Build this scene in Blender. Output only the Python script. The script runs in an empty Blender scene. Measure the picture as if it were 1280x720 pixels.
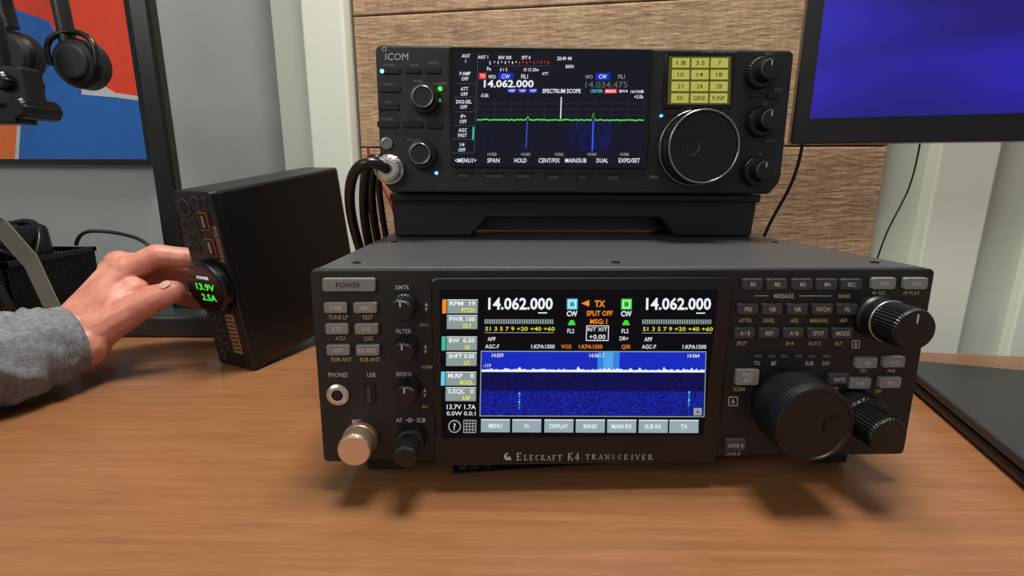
import bpy, bmesh, math, random
import numpy as np
from mathutils import Matrix, Vector, noise as mnoise
random.seed(4)
S = bpy.context.scene
COL = S.collection
S.view_settings.view_transform = 'Standard'
CAMZ = 0.934
DESK = 0.75

# ------------------------------------------------------------ materials
def lin(c):
    return tuple(((v/255)/12.92 if v/255 <= 0.04045 else ((v/255+0.055)/1.055)**2.4) for v in c)
_m = {}
def M(name, rgb, rough=0.5, metal=0.0, emit=0.0, var=0.06, scale=60, bump=0.0, bscale=400, spec=0.5, coat=0.0):
    if name in _m: return _m[name]
    m = bpy.data.materials.new(name); m.use_nodes = True
    nt = m.node_tree; b = nt.nodes['Principled BSDF']
    c = lin(rgb)
    b.inputs['Roughness'].default_value = rough
    b.inputs['Metallic'].default_value = metal
    b.inputs['Specular IOR Level'].default_value = spec
    b.inputs['Coat Weight'].default_value = coat
    if emit > 0:
        b.inputs['Base Color'].default_value = (0.0, 0.0, 0.0, 1)
        b.inputs['Emission Color'].default_value = (*c, 1)
        b.inputs['Emission Strength'].default_value = emit
        b.inputs['Specular IOR Level'].default_value = 0.1
    else:
        tc = nt.nodes.new('ShaderNodeTexCoord')
        n = nt.nodes.new('ShaderNodeTexNoise'); n.inputs['Scale'].default_value = scale; n.inputs['Detail'].default_value = 4
        r = nt.nodes.new('ShaderNodeValToRGB')
        r.color_ramp.elements[0].position = .3; r.color_ramp.elements[1].position = .7
        r.color_ramp.elements[0].color = (*[v*(1-var) for v in c], 1)
        r.color_ramp.elements[1].color = (*[min(1, v*(1+var)) for v in c], 1)
        nt.links.new(tc.outputs['Object'], n.inputs['Vector'])
        nt.links.new(n.outputs['Fac'], r.inputs['Fac'])
        nt.links.new(r.outputs['Color'], b.inputs['Base Color'])
        if bump > 0:
            n2 = nt.nodes.new('ShaderNodeTexNoise'); n2.inputs['Scale'].default_value = bscale
            bp = nt.nodes.new('ShaderNodeBump'); bp.inputs['Strength'].default_value = bump; bp.inputs['Distance'].default_value = 0.001
            nt.links.new(tc.outputs['Object'], n2.inputs['Vector'])
            nt.links.new(n2.outputs['Fac'], bp.inputs['Height'])
            nt.links.new(bp.outputs['Normal'], b.inputs['Normal'])
    _m[name] = m
    return m

def E(name, rgb, s=1.0):
    return M(name, rgb, emit=s)

def wood_mat(name, cols, stretch, scale, rough, rot=0.0, bump=0.15, p0=.28, p1=.72, fines=(), v0=.85, v1=1.12):
    m = bpy.data.materials.new(name); m.use_nodes = True
    nt = m.node_tree; b = nt.nodes['Principled BSDF']
    b.inputs['Roughness'].default_value = rough
    tc = nt.nodes.new('ShaderNodeTexCoord')
    mp = nt.nodes.new('ShaderNodeMapping'); mp.inputs['Scale'].default_value = stretch; mp.inputs['Rotation'].default_value = (0, 0, rot)
    n = nt.nodes.new('ShaderNodeTexNoise'); n.inputs['Scale'].default_value = scale; n.inputs['Detail'].default_value = 8; n.inputs['Roughness'].default_value = .62
    n.inputs['Distortion'].default_value = .2
    r = nt.nodes.new('ShaderNodeValToRGB')
    els = r.color_ramp.elements
    els[0].position = p0; els[0].color = (*lin(cols[0]), 1)
    els[1].position = p1; els[1].color = (*lin(cols[2]), 1)
    e = els.new(.5); e.color = (*lin(cols[1]), 1)
    nt.links.new(tc.outputs['Object'], mp.inputs['Vector']); nt.links.new(mp.outputs['Vector'], n.inputs['Vector'])
    nt.links.new(n.outputs['Fac'], r.inputs['Fac'])
    n3 = nt.nodes.new('ShaderNodeTexNoise'); n3.inputs['Scale'].default_value = 3.0
    mr = nt.nodes.new('ShaderNodeMapRange'); mr.inputs['To Min'].default_value = v0; mr.inputs['To Max'].default_value = v1
    nt.links.new(mp.outputs['Vector'], n3.inputs['Vector']); nt.links.new(n3.outputs['Fac'], mr.inputs['Value'])
    hv = nt.nodes.new('ShaderNodeHueSaturation')
    nt.links.new(r.outputs['Color'], hv.inputs['Color']); nt.links.new(mr.outputs['Result'], hv.inputs['Value'])
    last = hv.outputs['Color']; hsrc = n.outputs['Fac']
    for (fs_, sc_, f0, f1) in fines:
        mp2 = nt.nodes.new('ShaderNodeMapping'); mp2.inputs['Scale'].default_value = fs_
        n4 = nt.nodes.new('ShaderNodeTexNoise'); n4.inputs['Scale'].default_value = sc_; n4.inputs['Detail'].default_value = 5
        mr2 = nt.nodes.new('ShaderNodeMapRange'); mr2.inputs['From Min'].default_value = .3; mr2.inputs['From Max'].default_value = .7
        mr2.inputs['To Min'].default_value = f0; mr2.inputs['To Max'].default_value = f1
        hv2 = nt.nodes.new('ShaderNodeHueSaturation')
        nt.links.new(tc.outputs['Object'], mp2.inputs['Vector']); nt.links.new(mp2.outputs['Vector'], n4.inputs['Vector'])
        nt.links.new(n4.outputs['Fac'], mr2.inputs['Value']); nt.links.new(mr2.outputs['Result'], hv2.inputs['Value']); nt.links.new(last, hv2.inputs['Color'])
        last = hv2.outputs['Color']; hsrc = n4.outputs['Fac']
    nt.links.new(last, b.inputs['Base Color'])
    bp = nt.nodes.new('ShaderNodeBump'); bp.inputs['Strength'].default_value = bump; bp.inputs['Distance'].default_value = .002
    nt.links.new(hsrc, bp.inputs['Height']); nt.links.new(bp.outputs['Normal'], b.inputs['Normal'])
    return m

def noise_screen(name, c0, c1, scale, stretch=(1, 1, 1), p0=.4, p1=.7):
    m = bpy.data.materials.new(name); m.use_nodes = True
    nt = m.node_tree; b = nt.nodes['Principled BSDF']
    b.inputs['Base Color'].default_value = (0, 0, 0, 1); b.inputs['Specular IOR Level'].default_value = .1
    tc = nt.nodes.new('ShaderNodeTexCoord')
    mp = nt.nodes.new('ShaderNodeMapping'); mp.inputs['Scale'].default_value = stretch
    n = nt.nodes.new('ShaderNodeTexNoise'); n.inputs['Scale'].default_value = scale; n.inputs['Detail'].default_value = 3
    r = nt.nodes.new('ShaderNodeValToRGB')
    r.color_ramp.elements[0].position = p0; r.color_ramp.elements[0].color = (*lin(c0), 1)
    r.color_ramp.elements[1].position = p1; r.color_ramp.elements[1].color = (*lin(c1), 1)
    nt.links.new(tc.outputs['Object'], mp.inputs['Vector']); nt.links.new(mp.outputs['Vector'], n.inputs['Vector'])
    nt.links.new(n.outputs['Fac'], r.inputs['Fac']); nt.links.new(r.outputs['Color'], b.inputs['Emission Color'])
    b.inputs['Emission Strength'].default_value = 1.0
    return m

BLK = M('black_plastic', (15, 15, 16), .42, bump=.1)
BLKS = M('black_satin', (11, 11, 12), .3)
KNOB = M('knob_black', (11, 11, 11), .4)
GLOSS = M('knob_gloss', (30, 30, 32), .2, metal=.4)
PANEL = M('panel_black', (17, 17, 18), .5, bump=.1)
CASE = M('case_grey', (66, 66, 68), .4, bump=.25, bscale=900)
GLASS = M('screen_glass', (4, 4, 5), .12)
BTN = M('button_grey', (122, 122, 120), .5)
BTND = M('button_dark', (54, 54, 55), .5)
SILV = M('silver_metal', (205, 200, 195), .28, metal=.9)
RUB = M('rubber', (14, 14, 14), .75)
WHT = M('print_white', (186, 186, 184), .6)
OCH = M('print_ochre', (176, 168, 118), .6)
BLKT = M('print_black', (10, 10, 10), .6)
GRYT = M('print_grey', (120, 120, 120), .6)

# ------------------------------------------------------------ object helpers
def link(o, parent=None):
    COL.objects.link(o)
    if parent is not None: o.parent = parent
    return o
def root(name, mat, label, cat):
    e = bpy.data.objects.new(name, None); e.empty_display_size = .02
    COL.objects.link(e); e.matrix_world = mat
    e['label'] = label; e['category'] = cat
    return e
def tag(o, label, cat):
    o['label'] = label; o['category'] = cat; return o
def mesh_obj(name, verts, faces, mat, parent=None, smooth=False, loc=None):
    me = bpy.data.meshes.new(name); me.from_pydata([tuple(v) for v in verts], [], faces)
    if mat: me.materials.append(mat)
    bm = bmesh.new(); bm.from_mesh(me); bmesh.ops.recalc_face_normals(bm, faces=bm.faces); bm.to_mesh(me); bm.free()
    if smooth:
        for p in me.polygons: p.use_smooth = True
    o = bpy.data.objects.new(name, me)
    if loc is not None: o.location = loc
    return link(o, parent)
def bev(o, w, seg=2):
    b = o.modifiers.new('bevel', 'BEVEL'); b.width = w; b.segments = seg; b.limit_method = 'ANGLE'; b.angle_limit = math.radians(40)
    return o
def box(name, x0, x1, y0, y1, z0, z1, mat, parent=None, bevel=0.0):
    v = [(x0,y0,z0),(x1,y0,z0),(x1,y1,z0),(x0,y1,z0),(x0,y0,z1),(x1,y0,z1),(x1,y1,z1),(x0,y1,z1)]
    f = [(0,1,2,3),(4,5,6,7),(0,1,5,4),(1,2,6,5),(2,3,7,6),(3,0,4,7)]
    o = mesh_obj(name, v, f, mat, parent)
    if bevel: bev(o, bevel)
    return o
def prism(name, pts, y0, y1, mat, parent=None, bevel=0.0):
    n = len(pts)
    v = [(p[0], y0, p[1]) for p in pts] + [(p[0], y1, p[1]) for p in pts]
    f = [tuple(range(n)), tuple(range(n, 2*n))] + [(i, (i+1) % n, n+(i+1) % n, n+i) for i in range(n)]
    o = mesh_obj(name, v, f, mat, parent)
    if bevel: bev(o, bevel)
    return o
def rrect(x0, x1, z0, z1, r, n=5):
    pts = []
    for cx, cz, a in ((x1-r, z1-r, 0), (x0+r, z1-r, 90), (x0+r, z0+r, 180), (x1-r, z0+r, 270)):
        for i in range(n+1):
            t = math.radians(a+90*i/n); pts.append((cx+r*math.cos(t), cz+r*math.sin(t)))
    return pts
def plate(name, x0, x1, z0, z1, y0, y1, r, mat, parent=None, bevel=0.0):
    return prism(name, rrect(x0, x1, z0, z1, r), y0, y1, mat, parent, bevel)
def lathe(name, u, w, prof, mat, parent, seg=48, y=0.0):
    vs, fs = [], []
    for (r, p, k) in prof:
        for i in range(seg):
            a = 2*math.pi*i/seg
            rr = r*(1-k*(i % 2))
            vs.append((rr*math.cos(a), -p, rr*math.sin(a)))
    for j in range(len(prof)-1):
        for i in range(seg):
            a = j*seg+i; b = j*seg+(i+1) % seg
            fs.append((a, b, b+seg, a+seg))
    fs.append(tuple(range(seg))); fs.append(tuple(range((len(prof)-1)*seg, len(prof)*seg)))
    o = mesh_obj(name, vs, fs, mat, parent, loc=(u, y, w))
    return o
def torus(name, u, y, w, R, r, mat, parent):
    vs, fs = [], []
    A, B = 48, 8
    for i in range(A):
        a = 2*math.pi*i/A
        for j in range(B):
            b = 2*math.pi*j/B
            rr = R+r*math.cos(b); vs.append((rr*math.cos(a), r*math.sin(b), rr*math.sin(a)))
    for i in range(A):
        for j in range(B):
            fs.append((i*B+j, i*B+(j+1) % B, ((i+1) % A)*B+(j+1) % B, ((i+1) % A)*B+j))
    return mesh_obj(name, vs, fs, mat, parent, True, (u, y, w))
def cable(name, pts, r, mat, label=None, cat=None, parent=None):
    cu = bpy.data.curves.new(name, 'CURVE'); cu.dimensions = '3D'; cu.bevel_depth = r; cu.bevel_resolution = 3; cu.resolution_u = 8
    cu.use_fill_caps = True
    sp = cu.splines.new('NURBS'); sp.points.add(len(pts)-1)
    for i, p in enumerate(pts): sp.points[i].co = (*p, 1)
    sp.use_endpoint_u = True; sp.order_u = 4
    tmp = bpy.data.objects.new('tmp', cu); COL.objects.link(tmp)
    dg = bpy.context.evaluated_depsgraph_get(); dg.update()
    me = bpy.data.meshes.new_from_object(tmp.evaluated_get(dg))
    bpy.data.objects.remove(tmp); me.name = name
    me.materials.clear(); me.materials.append(mat)
    for p in me.polygons: p.use_smooth = True
    o = bpy.data.objects.new(name, me); link(o, parent)
    if label: tag(o, label, cat)
    return o

# ------------------------------------------------------------ panel rectification
class Rect:
    """maps measured panel coordinates to metres on a flat rectangular panel (origin lower left)"""
    def __init__(s, corners, w, h):
        dst = [(0, h), (w, h), (w, 0), (0, 0)]
        A, B = [], []
        for (x, y), (u, v) in zip(corners, dst):
            A.append([x, y, 1, 0, 0, 0, -u*x, -u*y]); B.append(u)
            A.append([0, 0, 0, x, y, 1, -v*x, -v*y]); B.append(v)
        k = np.linalg.solve(np.array(A, float), np.array(B, float))
        s.H = np.append(k, 1).reshape(3, 3)
    def __call__(s, x, y):
        q = s.H @ np.array([x, y, 1.0]); return q[0]/q[2], q[1]/q[2]
_tc = {}
def glyphs(s, bold):
    key = (s, bold)
    if key in _tc: return _tc[key]
    cu = bpy.data.curves.new('t', 'FONT'); cu.body = s; cu.size = 1; cu.resolution_u = 2; cu.offset = bold; cu.fill_mode = 'FRONT'
    o = bpy.data.objects.new('t', cu); COL.objects.link(o)
    dg = bpy.context.evaluated_depsgraph_get(); dg.update()
    me = bpy.data.meshes.new_from_object(o.evaluated_get(dg))
    vs = [(v.co.x, v.co.y) for v in me.vertices]; fs = [tuple(p.vertices) for p in me.polygons]
    bpy.data.objects.remove(o); bpy.data.meshes.remove(me); bpy.data.curves.remove(cu)
    _tc[key] = (vs, fs); return vs, fs
CAP = 0.69
class Flat:
    def __init__(s, rect, base=0.0003, nar=.86):
        s.R = rect; s.base = base; s.v = []; s.f = []; s.mi = []; s.m = []; s.nar = nar
    def _mat(s, m):
        if m not in s.m: s.m.append(m)
        return s.m.index(m)
    def poly(s, pts, mat, L=0):
        i0 = len(s.v)
        for x, y in pts:
            u, w = s.R(x, y); s.v.append((u, -(s.base+L*0.00012), w))
        s.f.append(tuple(range(i0, i0+len(pts)))); s.mi.append(s._mat(mat))
    def rect(s, x0, y0, x1, y1, mat, L=0):
        s.poly([(x0, y1), (x1, y1), (x1, y0), (x0, y0)], mat, L)
    def frame(s, x0, y0, x1, y1, t, mat, L=0):
        s.rect(x0, y0, x1, y0+t, mat, L); s.rect(x0, y1-t, x1, y1, mat, L)
        s.rect(x0, y0, x0+t, y1, mat, L); s.rect(x1-t, y0, x1, y1, mat, L)
    def disc(s, cx, cy, r, mat, L=0, n=20):
        s.poly([(cx+r*math.cos(-2*math.pi*i/n), cy+r*math.sin(-2*math.pi*i/n)) for i in range(n)], mat, L)
    def text(s, t, cx, cy, h, mat, w=None, L=2, bold=0.006, y_lift=0.0, serif=0):
        vs, fs = glyphs(t, bold)
        if not vs: return
        x0 = min(v[0] for v in vs); x1 = max(v[0] for v in vs)
        sy = h/CAP; sx = sy*s.nar if w is None else w/(x1-x0)
        ox = cx-(x1-x0)/2*sx
        i0 = len(s.v)
        for x, y in vs:
            u, w_ = s.R(ox+(x-x0)*sx, cy-(y-CAP/2)*sy); s.v.append((u, -(s.base+L*0.00012+y_lift), w_))
        k = s._mat(mat)
        for f in fs: s.f.append(tuple(i+i0 for i in f)); s.mi.append(k)
    def build(s, name, parent):
        me = bpy.data.meshes.new(name); me.from_pydata(s.v, [], s.f)
        for m in s.m: me.materials.append(m)
        for p, k in zip(me.polygons, s.mi): p.material_index = k
        bm = bmesh.new(); bm.from_mesh(me)
        for f in bm.faces:
            if f.normal.y > 0: f.normal_flip()
        bm.to_mesh(me); bm.free()
        return link(bpy.data.objects.new(name, me), parent)
SER = {
 'E': [('v',.18,0,1),('h',0,.75,1),('h',0,.75,0),('h',.18,.6,.5),('v2',.72,.78,1),('v2',.72,0,.22)],
 'L': [('v',.18,0,1),('h',0,.4,1),('h',0,.75,0),('v2',.72,0,.24)],
 'C': [('a',.5,.5,.42,.5,50,310)],
 'R': [('v',.18,0,1),('h',0,.4,1),('h',0,.36,0),('a',.35,.74,.32,.26,-90,90),('d',.4,.5,.85,0,.12),('h',.72,1.0,0)],
 'A': [('d',.1,0,.45,1,.05),('d',.45,1,.82,0,.12),('h',.22,.68,.35),('h',-.04,.25,0),('h',.66,.98,0)],
 'F': [('v',.18,0,1),('h',0,.75,1),('h',.18,.58,.5),('h',0,.38,0),('v2',.72,.76,1)],
 'T': [('v',.42,0,1),('h',0,.86,1),('h',.25,.6,0),('v2',.02,.78,1),('v2',.84,.78,1)],
 'K': [('v',.18,0,1),('h',0,.38,1),('h',0,.38,0),('d',.22,.42,.75,1,.05),('d',.38,.55,.82,0,.12),('h',.6,.9,1),('h',.68,1,0)],
 '4': [('v',.58,0,1),('h',.05,.85,.3),('d',.05,.3,.58,1,.05),('h',.42,.76,0)],
 'N': [('v2',.15,0,1),('v2',.8,0,1),('d',.14,1,.8,0,.12),('h',0,.3,0),('h',.64,.96,1),('h',0,.2,1)],
 'S': [('a',.42,.74,.28,.26,20,270),('a',.42,.26,.3,.26,-160,90)],
 'I': [('v',.3,0,1),('h',.12,.52,1),('h',.12,.52,0)],
 'V': [('d',.08,1,.45,0,.12),('d',.45,0,.82,1,.05),('h',-.04,.25,1),('h',.66,.98,1)],
}
ADV = {'I': .66, 'L': .95, 'F': .95}
def serif(fl, t, x0, yb, h, mat, ww=.9, gap=.2, L=2):
    cx = x0
    for ch in t:
        for st in SER[ch]:
            def P(a, b): return (cx+a*h*ww, yb-b*h)
            if st[0] in 'v' or st[0] == 'v2':
                tt = .08 if st[0] == 'v' else .035
                _, a, b0, b1 = st; fl.poly([P(a-tt, b0), P(a+tt, b0), P(a+tt, b1), P(a-tt, b1)], mat, L)
            elif st[0] == 'h':
                _, a0, a1, b = st; q = .04; b = min(max(b, q), 1-q); fl.poly([P(a0, b-q), P(a1, b-q), P(a1, b+q), P(a0, b+q)], mat, L+1)
            elif st[0] == 'd':
                _, a0, b0, a1, b1, tk = st; fl.poly([P(a0-tk*.6, b0), P(a0+tk*.6, b0), P(a1+tk*.6, b1), P(a1-tk*.6, b1)], mat, L+2)
            else:
                _, a, b, ra, rb, d0, d1 = st; n = 12
                for i in range(n):
                    t0 = math.radians(d0+(d1-d0)*i/n); t1 = math.radians(d0+(d1-d0)*(i+1)/n)
                    k0 = .62+.2*abs(math.sin(t0)); k1 = .62+.2*abs(math.sin(t1))
                    fl.poly([P(a+ra*math.cos(t0), b+rb*math.sin(t0)), P(a+ra*math.cos(t1), b+rb*math.sin(t1)), P(a+ra*k1*math.cos(t1), b+rb*k1*math.sin(t1)), P(a+ra*k0*math.cos(t0), b+rb*k0*math.sin(t0))], mat, L)
        cx += h*ww*ADV.get(ch, 1.0)+h*gap
    return cx

# ------------------------------------------------------------ camera
cam_d = bpy.data.cameras.new('camera'); cam_d.sensor_width = 36; cam_d.lens = 36*634/1280; cam_d.clip_start = .01
cam = bpy.data.objects.new('camera', cam_d); COL.objects.link(cam)
cam.matrix_world = Matrix.Translation((0, 0, CAMZ)) @ Matrix.Rotation(math.radians(90-13), 4, 'X') @ Matrix.Rotation(math.radians(.3), 4, 'Z')
S.camera = cam

# ------------------------------------------------------------ setting
YAW = math.atan2(-.185, 1)
WALLM = Matrix.Translation((0, .69, 0)) @ Matrix.Rotation(YAW, 4, 'Z')
def struct(o, M4=None):
    o['kind'] = 'structure'
    if M4 is not None: o.matrix_world = M4
    return o
WALLG = M('wall_paint', (162, 169, 166), .8, bump=.1, var=.03, scale=8)
WHITE = M('white_trim', (230, 235, 222), .6, var=.02, scale=4)
CREAM = M('cream_trim', (196, 203, 190), .6, var=.02, scale=4)
struct(box('wall_back', -2.2, 2.2, 0, .1, 0, 2.4, WALLG), WALLM)
FLO = M('floor_carpet', (92, 86, 80), .9, bump=.4, var=.15)
struct(box('floor', -2.6, 2.6, -2.2, 1.4, -.05, 0, FLO))
struct(box('ceiling', -2.6, 2.6, -2.2, 1.4, 2.4, 2.5, M('ceiling_paint', (225, 225, 220), .9)))
struct(box('baseboard_back', -2.2, -.33, -.015, 0, 0, .1, WHITE, bevel=.003), WALLM)
struct(box('trim_1', -.315, -.262, -.028, 0, 0, 2.4, CREAM, bevel=.002), WALLM)
struct(box('trim_2', -.262, -.205, -.045, 0, 0, 2.4, WHITE, bevel=.003), WALLM)
struct(box('trim_3', .432, .478, -.012, 0, 0, 2.4, CREAM), WALLM)
struct(box('trim_4', .478, .535, -.034, 0, 0, 2.4, WHITE, bevel=.002), WALLM)
struct(box('trim_5', .535, .590, -.012, 0, 0, 2.4, CREAM), WALLM)
struct(box('trim_6', .590, 1.3, -.026, 0, 0, 2.4, WHITE, bevel=.002), WALLM)

TIM = wood_mat('timber_board', [(156, 127, 99), (178, 147, 116), (194, 164, 132)], (1.5, 1, 4), 12, .88, bump=.55, v0=.93, v1=1.06,
               fines=(((6, 1, 1.2), 45, .86, 1.10), ((1.4, 1, 6), 45, .80, 1.16)))
seams = [.487, .645, .804, .963, 1.122, 1.281, 1.44]
for i in range(len(seams)-1):
    b = box('timber_board', -.199, .428, -.030, -.001, seams[i]+.0008, seams[i+1]-.0008, TIM, bevel=.0015)
    b.matrix_world = WALLM
    tag(b, 'rough-sawn tan timber board of the wall panelling', 'board'); b['group'] = 'timber wall boards'

# ------------------------------------------------------------ desk
DW = wood_mat('desk_wood', [(118, 78, 50), (139, 94, 61), (154, 106, 71)], (1.3, 20, 1), 9, .27, rot=.05, bump=.012, p0=.15, p1=.85, v0=.94, v1=1.06,
              fines=(((1.2, 26, 1), 30, .93, 1.06),))
desk = root('desk', Matrix.Translation((0, 0, 0)), 'brown wood-grain desk carrying the radio equipment', 'desk')
vd = [(-1.1, -.35), (1.1, -.35), (1.1, .43), (-1.1, .69)]
v = [(x, y, DESK-.028) for x, y in vd] + [(x, y, DESK) for x, y in vd]
bev(mesh_obj('desk_top', v, [(0,1,2,3),(4,5,6,7),(0,1,5,4),(1,2,6,5),(2,3,7,6),(3,0,4,7)], DW, desk), .003)
LEGM = M('leg_metal', (40, 40, 42), .4, metal=.6)
for x, y in ((-1.0, -.28), (1.0, -.28), (-1.0, .58), (1.0, .35)):
    box('leg', x-.025, x+.025, y-.025, y+.025, 0, DESK-.028, LEGM, desk, .003)

# ------------------------------------------------------------ big transceiver
KW, KH, KD = .345, .1135, .25
F0 = Matrix.Translation((-.1087, .2667, CAMZ-.0515)) @ Matrix.Rotation(math.radians(1.9), 4, 'Z') @ Matrix.Rotation(math.radians(-1.6), 4, 'X')
FK = F0 @ Matrix.Translation((0, 0, -KH))
k4 = root('transceiver', FK, 'large black desktop radio with wide colour display on the desk', 'radio')
RK = Rect([(386, 337), (1168, 336), (1137, 564), (408, 577)], KW, KH)
box('case', .003, KW-.003, .004, KD, .002, KH, CASE, k4, .0015)
plate('front_panel', 0, KW, 0, KH-.0005, 0, .009, .003, PANEL, k4, .001)
for x in (.03, KW-.03):
    for y, h in ((.03, .0171), (KD-.03, .0119)):
        o = box('foot', x-.011, x+.011, y-.011, y+.011, -h, .003, RUB, k4, .002)
for x, y in ((.02, .02), (.02, .13), (KW-.02, .02), (KW-.02, .13), (.17, .02)):
    l = lathe('screw', x, y, [(.0025, 0, 0), (.0025, .0006, 0), (.0015, .001, 0)], BLKS, k4, 16)
    l.rotation_euler = (math.radians(-90), 0, 0); l.location = (x, y, KH)
VP = (620, 232)
def base_px(fx, fy, p, D):
    k = 1-p/D
    return VP[0]+(fx-VP[0])*k, VP[1]+(fy-VP[1])*k
def K(fx, fy, p): return RK(*base_px(fx, fy, p, .2715))
def rp(R, x0, y0, x1, y1):
    a = R(x0, y1); b = R(x1, y0); c = R(x0, y0); d = R(x1, y1)
    return (a[0]+c[0])/2, (b[0]+d[0])/2, (a[1]+d[1])/2, (b[1]+c[1])/2
x0, x1, z0, z1 = rp(RK, 546, 347, 908, 574)
disp = plate('display', x0, x1, z0, z1, -.0035, .001, .003, BLKS, k4, .001)
disp['label'] = 'raised black bezel holding the colour screen'
bz = .0036
sc = Flat(RK, bz)
sW = E('scr_white', (235, 240, 245)); sG = E('scr_grey', (150, 160, 160)); sO = E('scr_orange', (245, 140, 30)); sY = E('scr_yellow', (235, 225, 60))
sGr = E('scr_green', (60, 220, 60)); sC = E('scr_cyan', (90, 210, 225)); sK = E('scr_black', (8, 8, 14)); sDG = E('scr_darkgrey', (60, 66, 66)); sBT = E('scr_button', (146, 168, 174))
sBX = E('scr_box', (138, 154, 150)); sBl = E('scr_blue', (22, 42, 190)); sLB = E('scr_band', (50, 130, 220)); sTeal = E('scr_teal', (60, 190, 160)); sTr = E('scr_signal', (60, 130, 225)); sOL = E('scr_olive', (238, 226, 40))
WF = noise_screen('waterfall', (6, 8, 60), (28, 44, 190), 1100, p0=.35, p1=.68)
WF0 = noise_screen('waterfall_dark', (8, 8, 30), (16, 22, 110), 1100, p0=.35, p1=.7)
sc.poly([(558, 543), (883, 538), (897, 361), (552, 361)], sK, 0)
for yc, a, b, bar in ((382, 'RPM  19', 'PITCH', sO), (401, 'PWR 100', 'DLY', None), (427, 'BW  0.50', 'HI', sTeal), (446, 'SHFT 0.50', 'LO', None), (470, 'M.RF    0', 'M.SQL', sC), (489, 'S.SQL   0', 'S.RF', None)):
    sc.rect(562, yc-9, 600, yc+8, sBX, 1); sc.rect(562, yc-9, 600, yc-8.2, sW, 2)
    if bar: sc.rect(556, yc-9, 561, yc+8, bar, 1)
    sc.text(a, 581, yc-4.3, 5.0, sW, 32, 3, bold=.025); sc.text(b, 588, yc+3.8, 4.8, sOL, None, 3, bold=.025)
sc.text('13.7V 1.7A', 582, 504, 5.5, sW, 36); sc.text('0.0W 0.0:1', 582, 512, 5.0, sW, 36, bold=0)
for cx in (653, 848):
    sc.text('14.062.000', cx, 378, 13.5, sW, 80, bold=.025)
    sc.rect(cx+22, 388.5, cx+33, 389.8, sW, 2)
    a, b = cx-44, cx+42
    for i in range(30):
        sc.rect(a+i*(b-a)/30, 397, a+i*(b-a)/30+1.7, 402.5, sG, 1)
    sc.text('S1 3 5 7 9 +20 +40 +60', cx, 408.5, 4.6, sY, 86)
    sc.rect(a, 413, b, 413.7, sG, 1)
for cx, c, t in ((717, sC, 'A'), (784, sGr, 'B')):
    sc.rect(cx-6.5, 372, cx+6.5, 385, c, 1); sc.frame(cx-4.5, 374, cx+4.5, 383, 1, sW, 2); sc.text(t, cx, 378.5, 6, sK, None, 3)
    sc.text('CW', cx, 390, 6, sW, None, bold=.03)
    sc.poly([(cx-5, 404), (cx+5, 404), (cx+2, 398), (cx-2, 398)], sGr, 1)
    sc.text('FL2', cx-1, 411, 5, sW)
sc.poly([(728, 377.5), (738, 381.5), (738, 373.5)], sO, 1)
sc.text('TX', 751, 378, 7.5, sO, 13, bold=.03)
sc.text('SPLIT OFF', 751, 389.5, 5.8, sO, 32, bold=.02); sc.text('MSG: I', 750, 399.5, 5.6, sO, 21, bold=.02)
sc.frame(735, 404.5, 763, 423, .9, sW, 1); sc.text('RIT XIT', 749, 409, 4.5, sW, 24); sc.text('+0.00', 749, 418, 5.4, sW, 20)
sc.text('APF', 618, 421, 4.8, sW); sc.text('APF', 812, 421, 4.8, sW); sc.text('DR+', 782, 420, 4.8, sW)
sc.text('AGC-F', 619, 430, 4.8, sW); sc.text('1:KPA1500', 682, 430, 4.8, sW, 29); sc.text('VOX', 711, 430, 4.8, sO); sc.text('1:KPA1500', 741, 430, 4.8, sO, 29)
sc.text('QSK', 785, 430, 4.8, sO); sc.text('AGC-F', 813, 430, 4.8, sW); sc.text('1:KPA1500', 869, 430, 4.8, sW, 29)
sc.rect(605, 435.5, 884, 515.5, sG, 1); sc.rect(606, 436.5, 883, 461, sBl, 2); sc.rect(606, 461, 883, 484, WF0, 2); sc.rect(606, 484, 883, 514.5, WF, 2)
sc.rect(750, 436.5, 777, 460, sLB, 3); sc.rect(757, 436.5, 769, 460, E('scr_band2', (80, 165, 228)), 4)
sc.text('14.059', 626, 440.5, 4.6, sW, L=5); sc.text('14.061.7', 749, 440.5, 4.6, sW, L=5); sc.text('14.064', 868, 440.5, 4.6, sW, L=5); sc.text('-119', 613, 453, 4.2, sW, L=5)
top = []
for i in range(139):
    top.append((606+i*2, 458.5-abs(random.gauss(0, 1.3))-(3.5 if i in (24, 60, 98, 130) else 0)))
for i in range(138):
    sc.poly([(top[i][0], 460.8), (top[i+1][0], 460.8), top[i+1], top[i]], sW, 5)
for xx, ys in ((654, (486, 507)), (864, (484, 503))):
    for k in range(6):
        yy = ys[0]+k*(ys[1]-ys[0])/6
        sc.rect(xx-1.0, yy, xx+1.0, yy+2.4, sTr if k % 3 else sC, 4)
    sc.rect(xx-.5, 485, xx+.5, 514, sBl, 3)
for cx, t in ((625, 'MENU'), (664, 'Fn'), (704, 'DISPLAY'), (743, 'BAND'), (782, 'MAIN RX'), (821, 'SUB RX'), (859, 'TX')):
    sc.rect(cx-18, 519, cx+18, 535, sBT, 1); sc.rect(cx-18, 519, cx+18, 520.2, sW, 2); sc.text(t, cx, 527, 5.0, sW, None, 3, bold=.02)
sc.disc(574, 528, 8, sG, 1); sc.disc(574, 528, 6.6, sK, 2); sc.text('?', 574, 528, 8, sW, None, 3)
sc.rect(585, 520, 601, 536, sG, 1)
for i in range(4):
    for j in range(4): sc.rect(586+i*3.7, 521+j*3.7, 588.8+i*3.7, 523.8+j*3.7, sK, 2)
sc.rect(870, 504, 880, 513, sG, 5); sc.text('A', 875, 508.5, 5, sK, None, 6)
o = sc.build('screen', disp); o['label'] = 'lit radio display with frequency readouts and blue spectrum'

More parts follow.
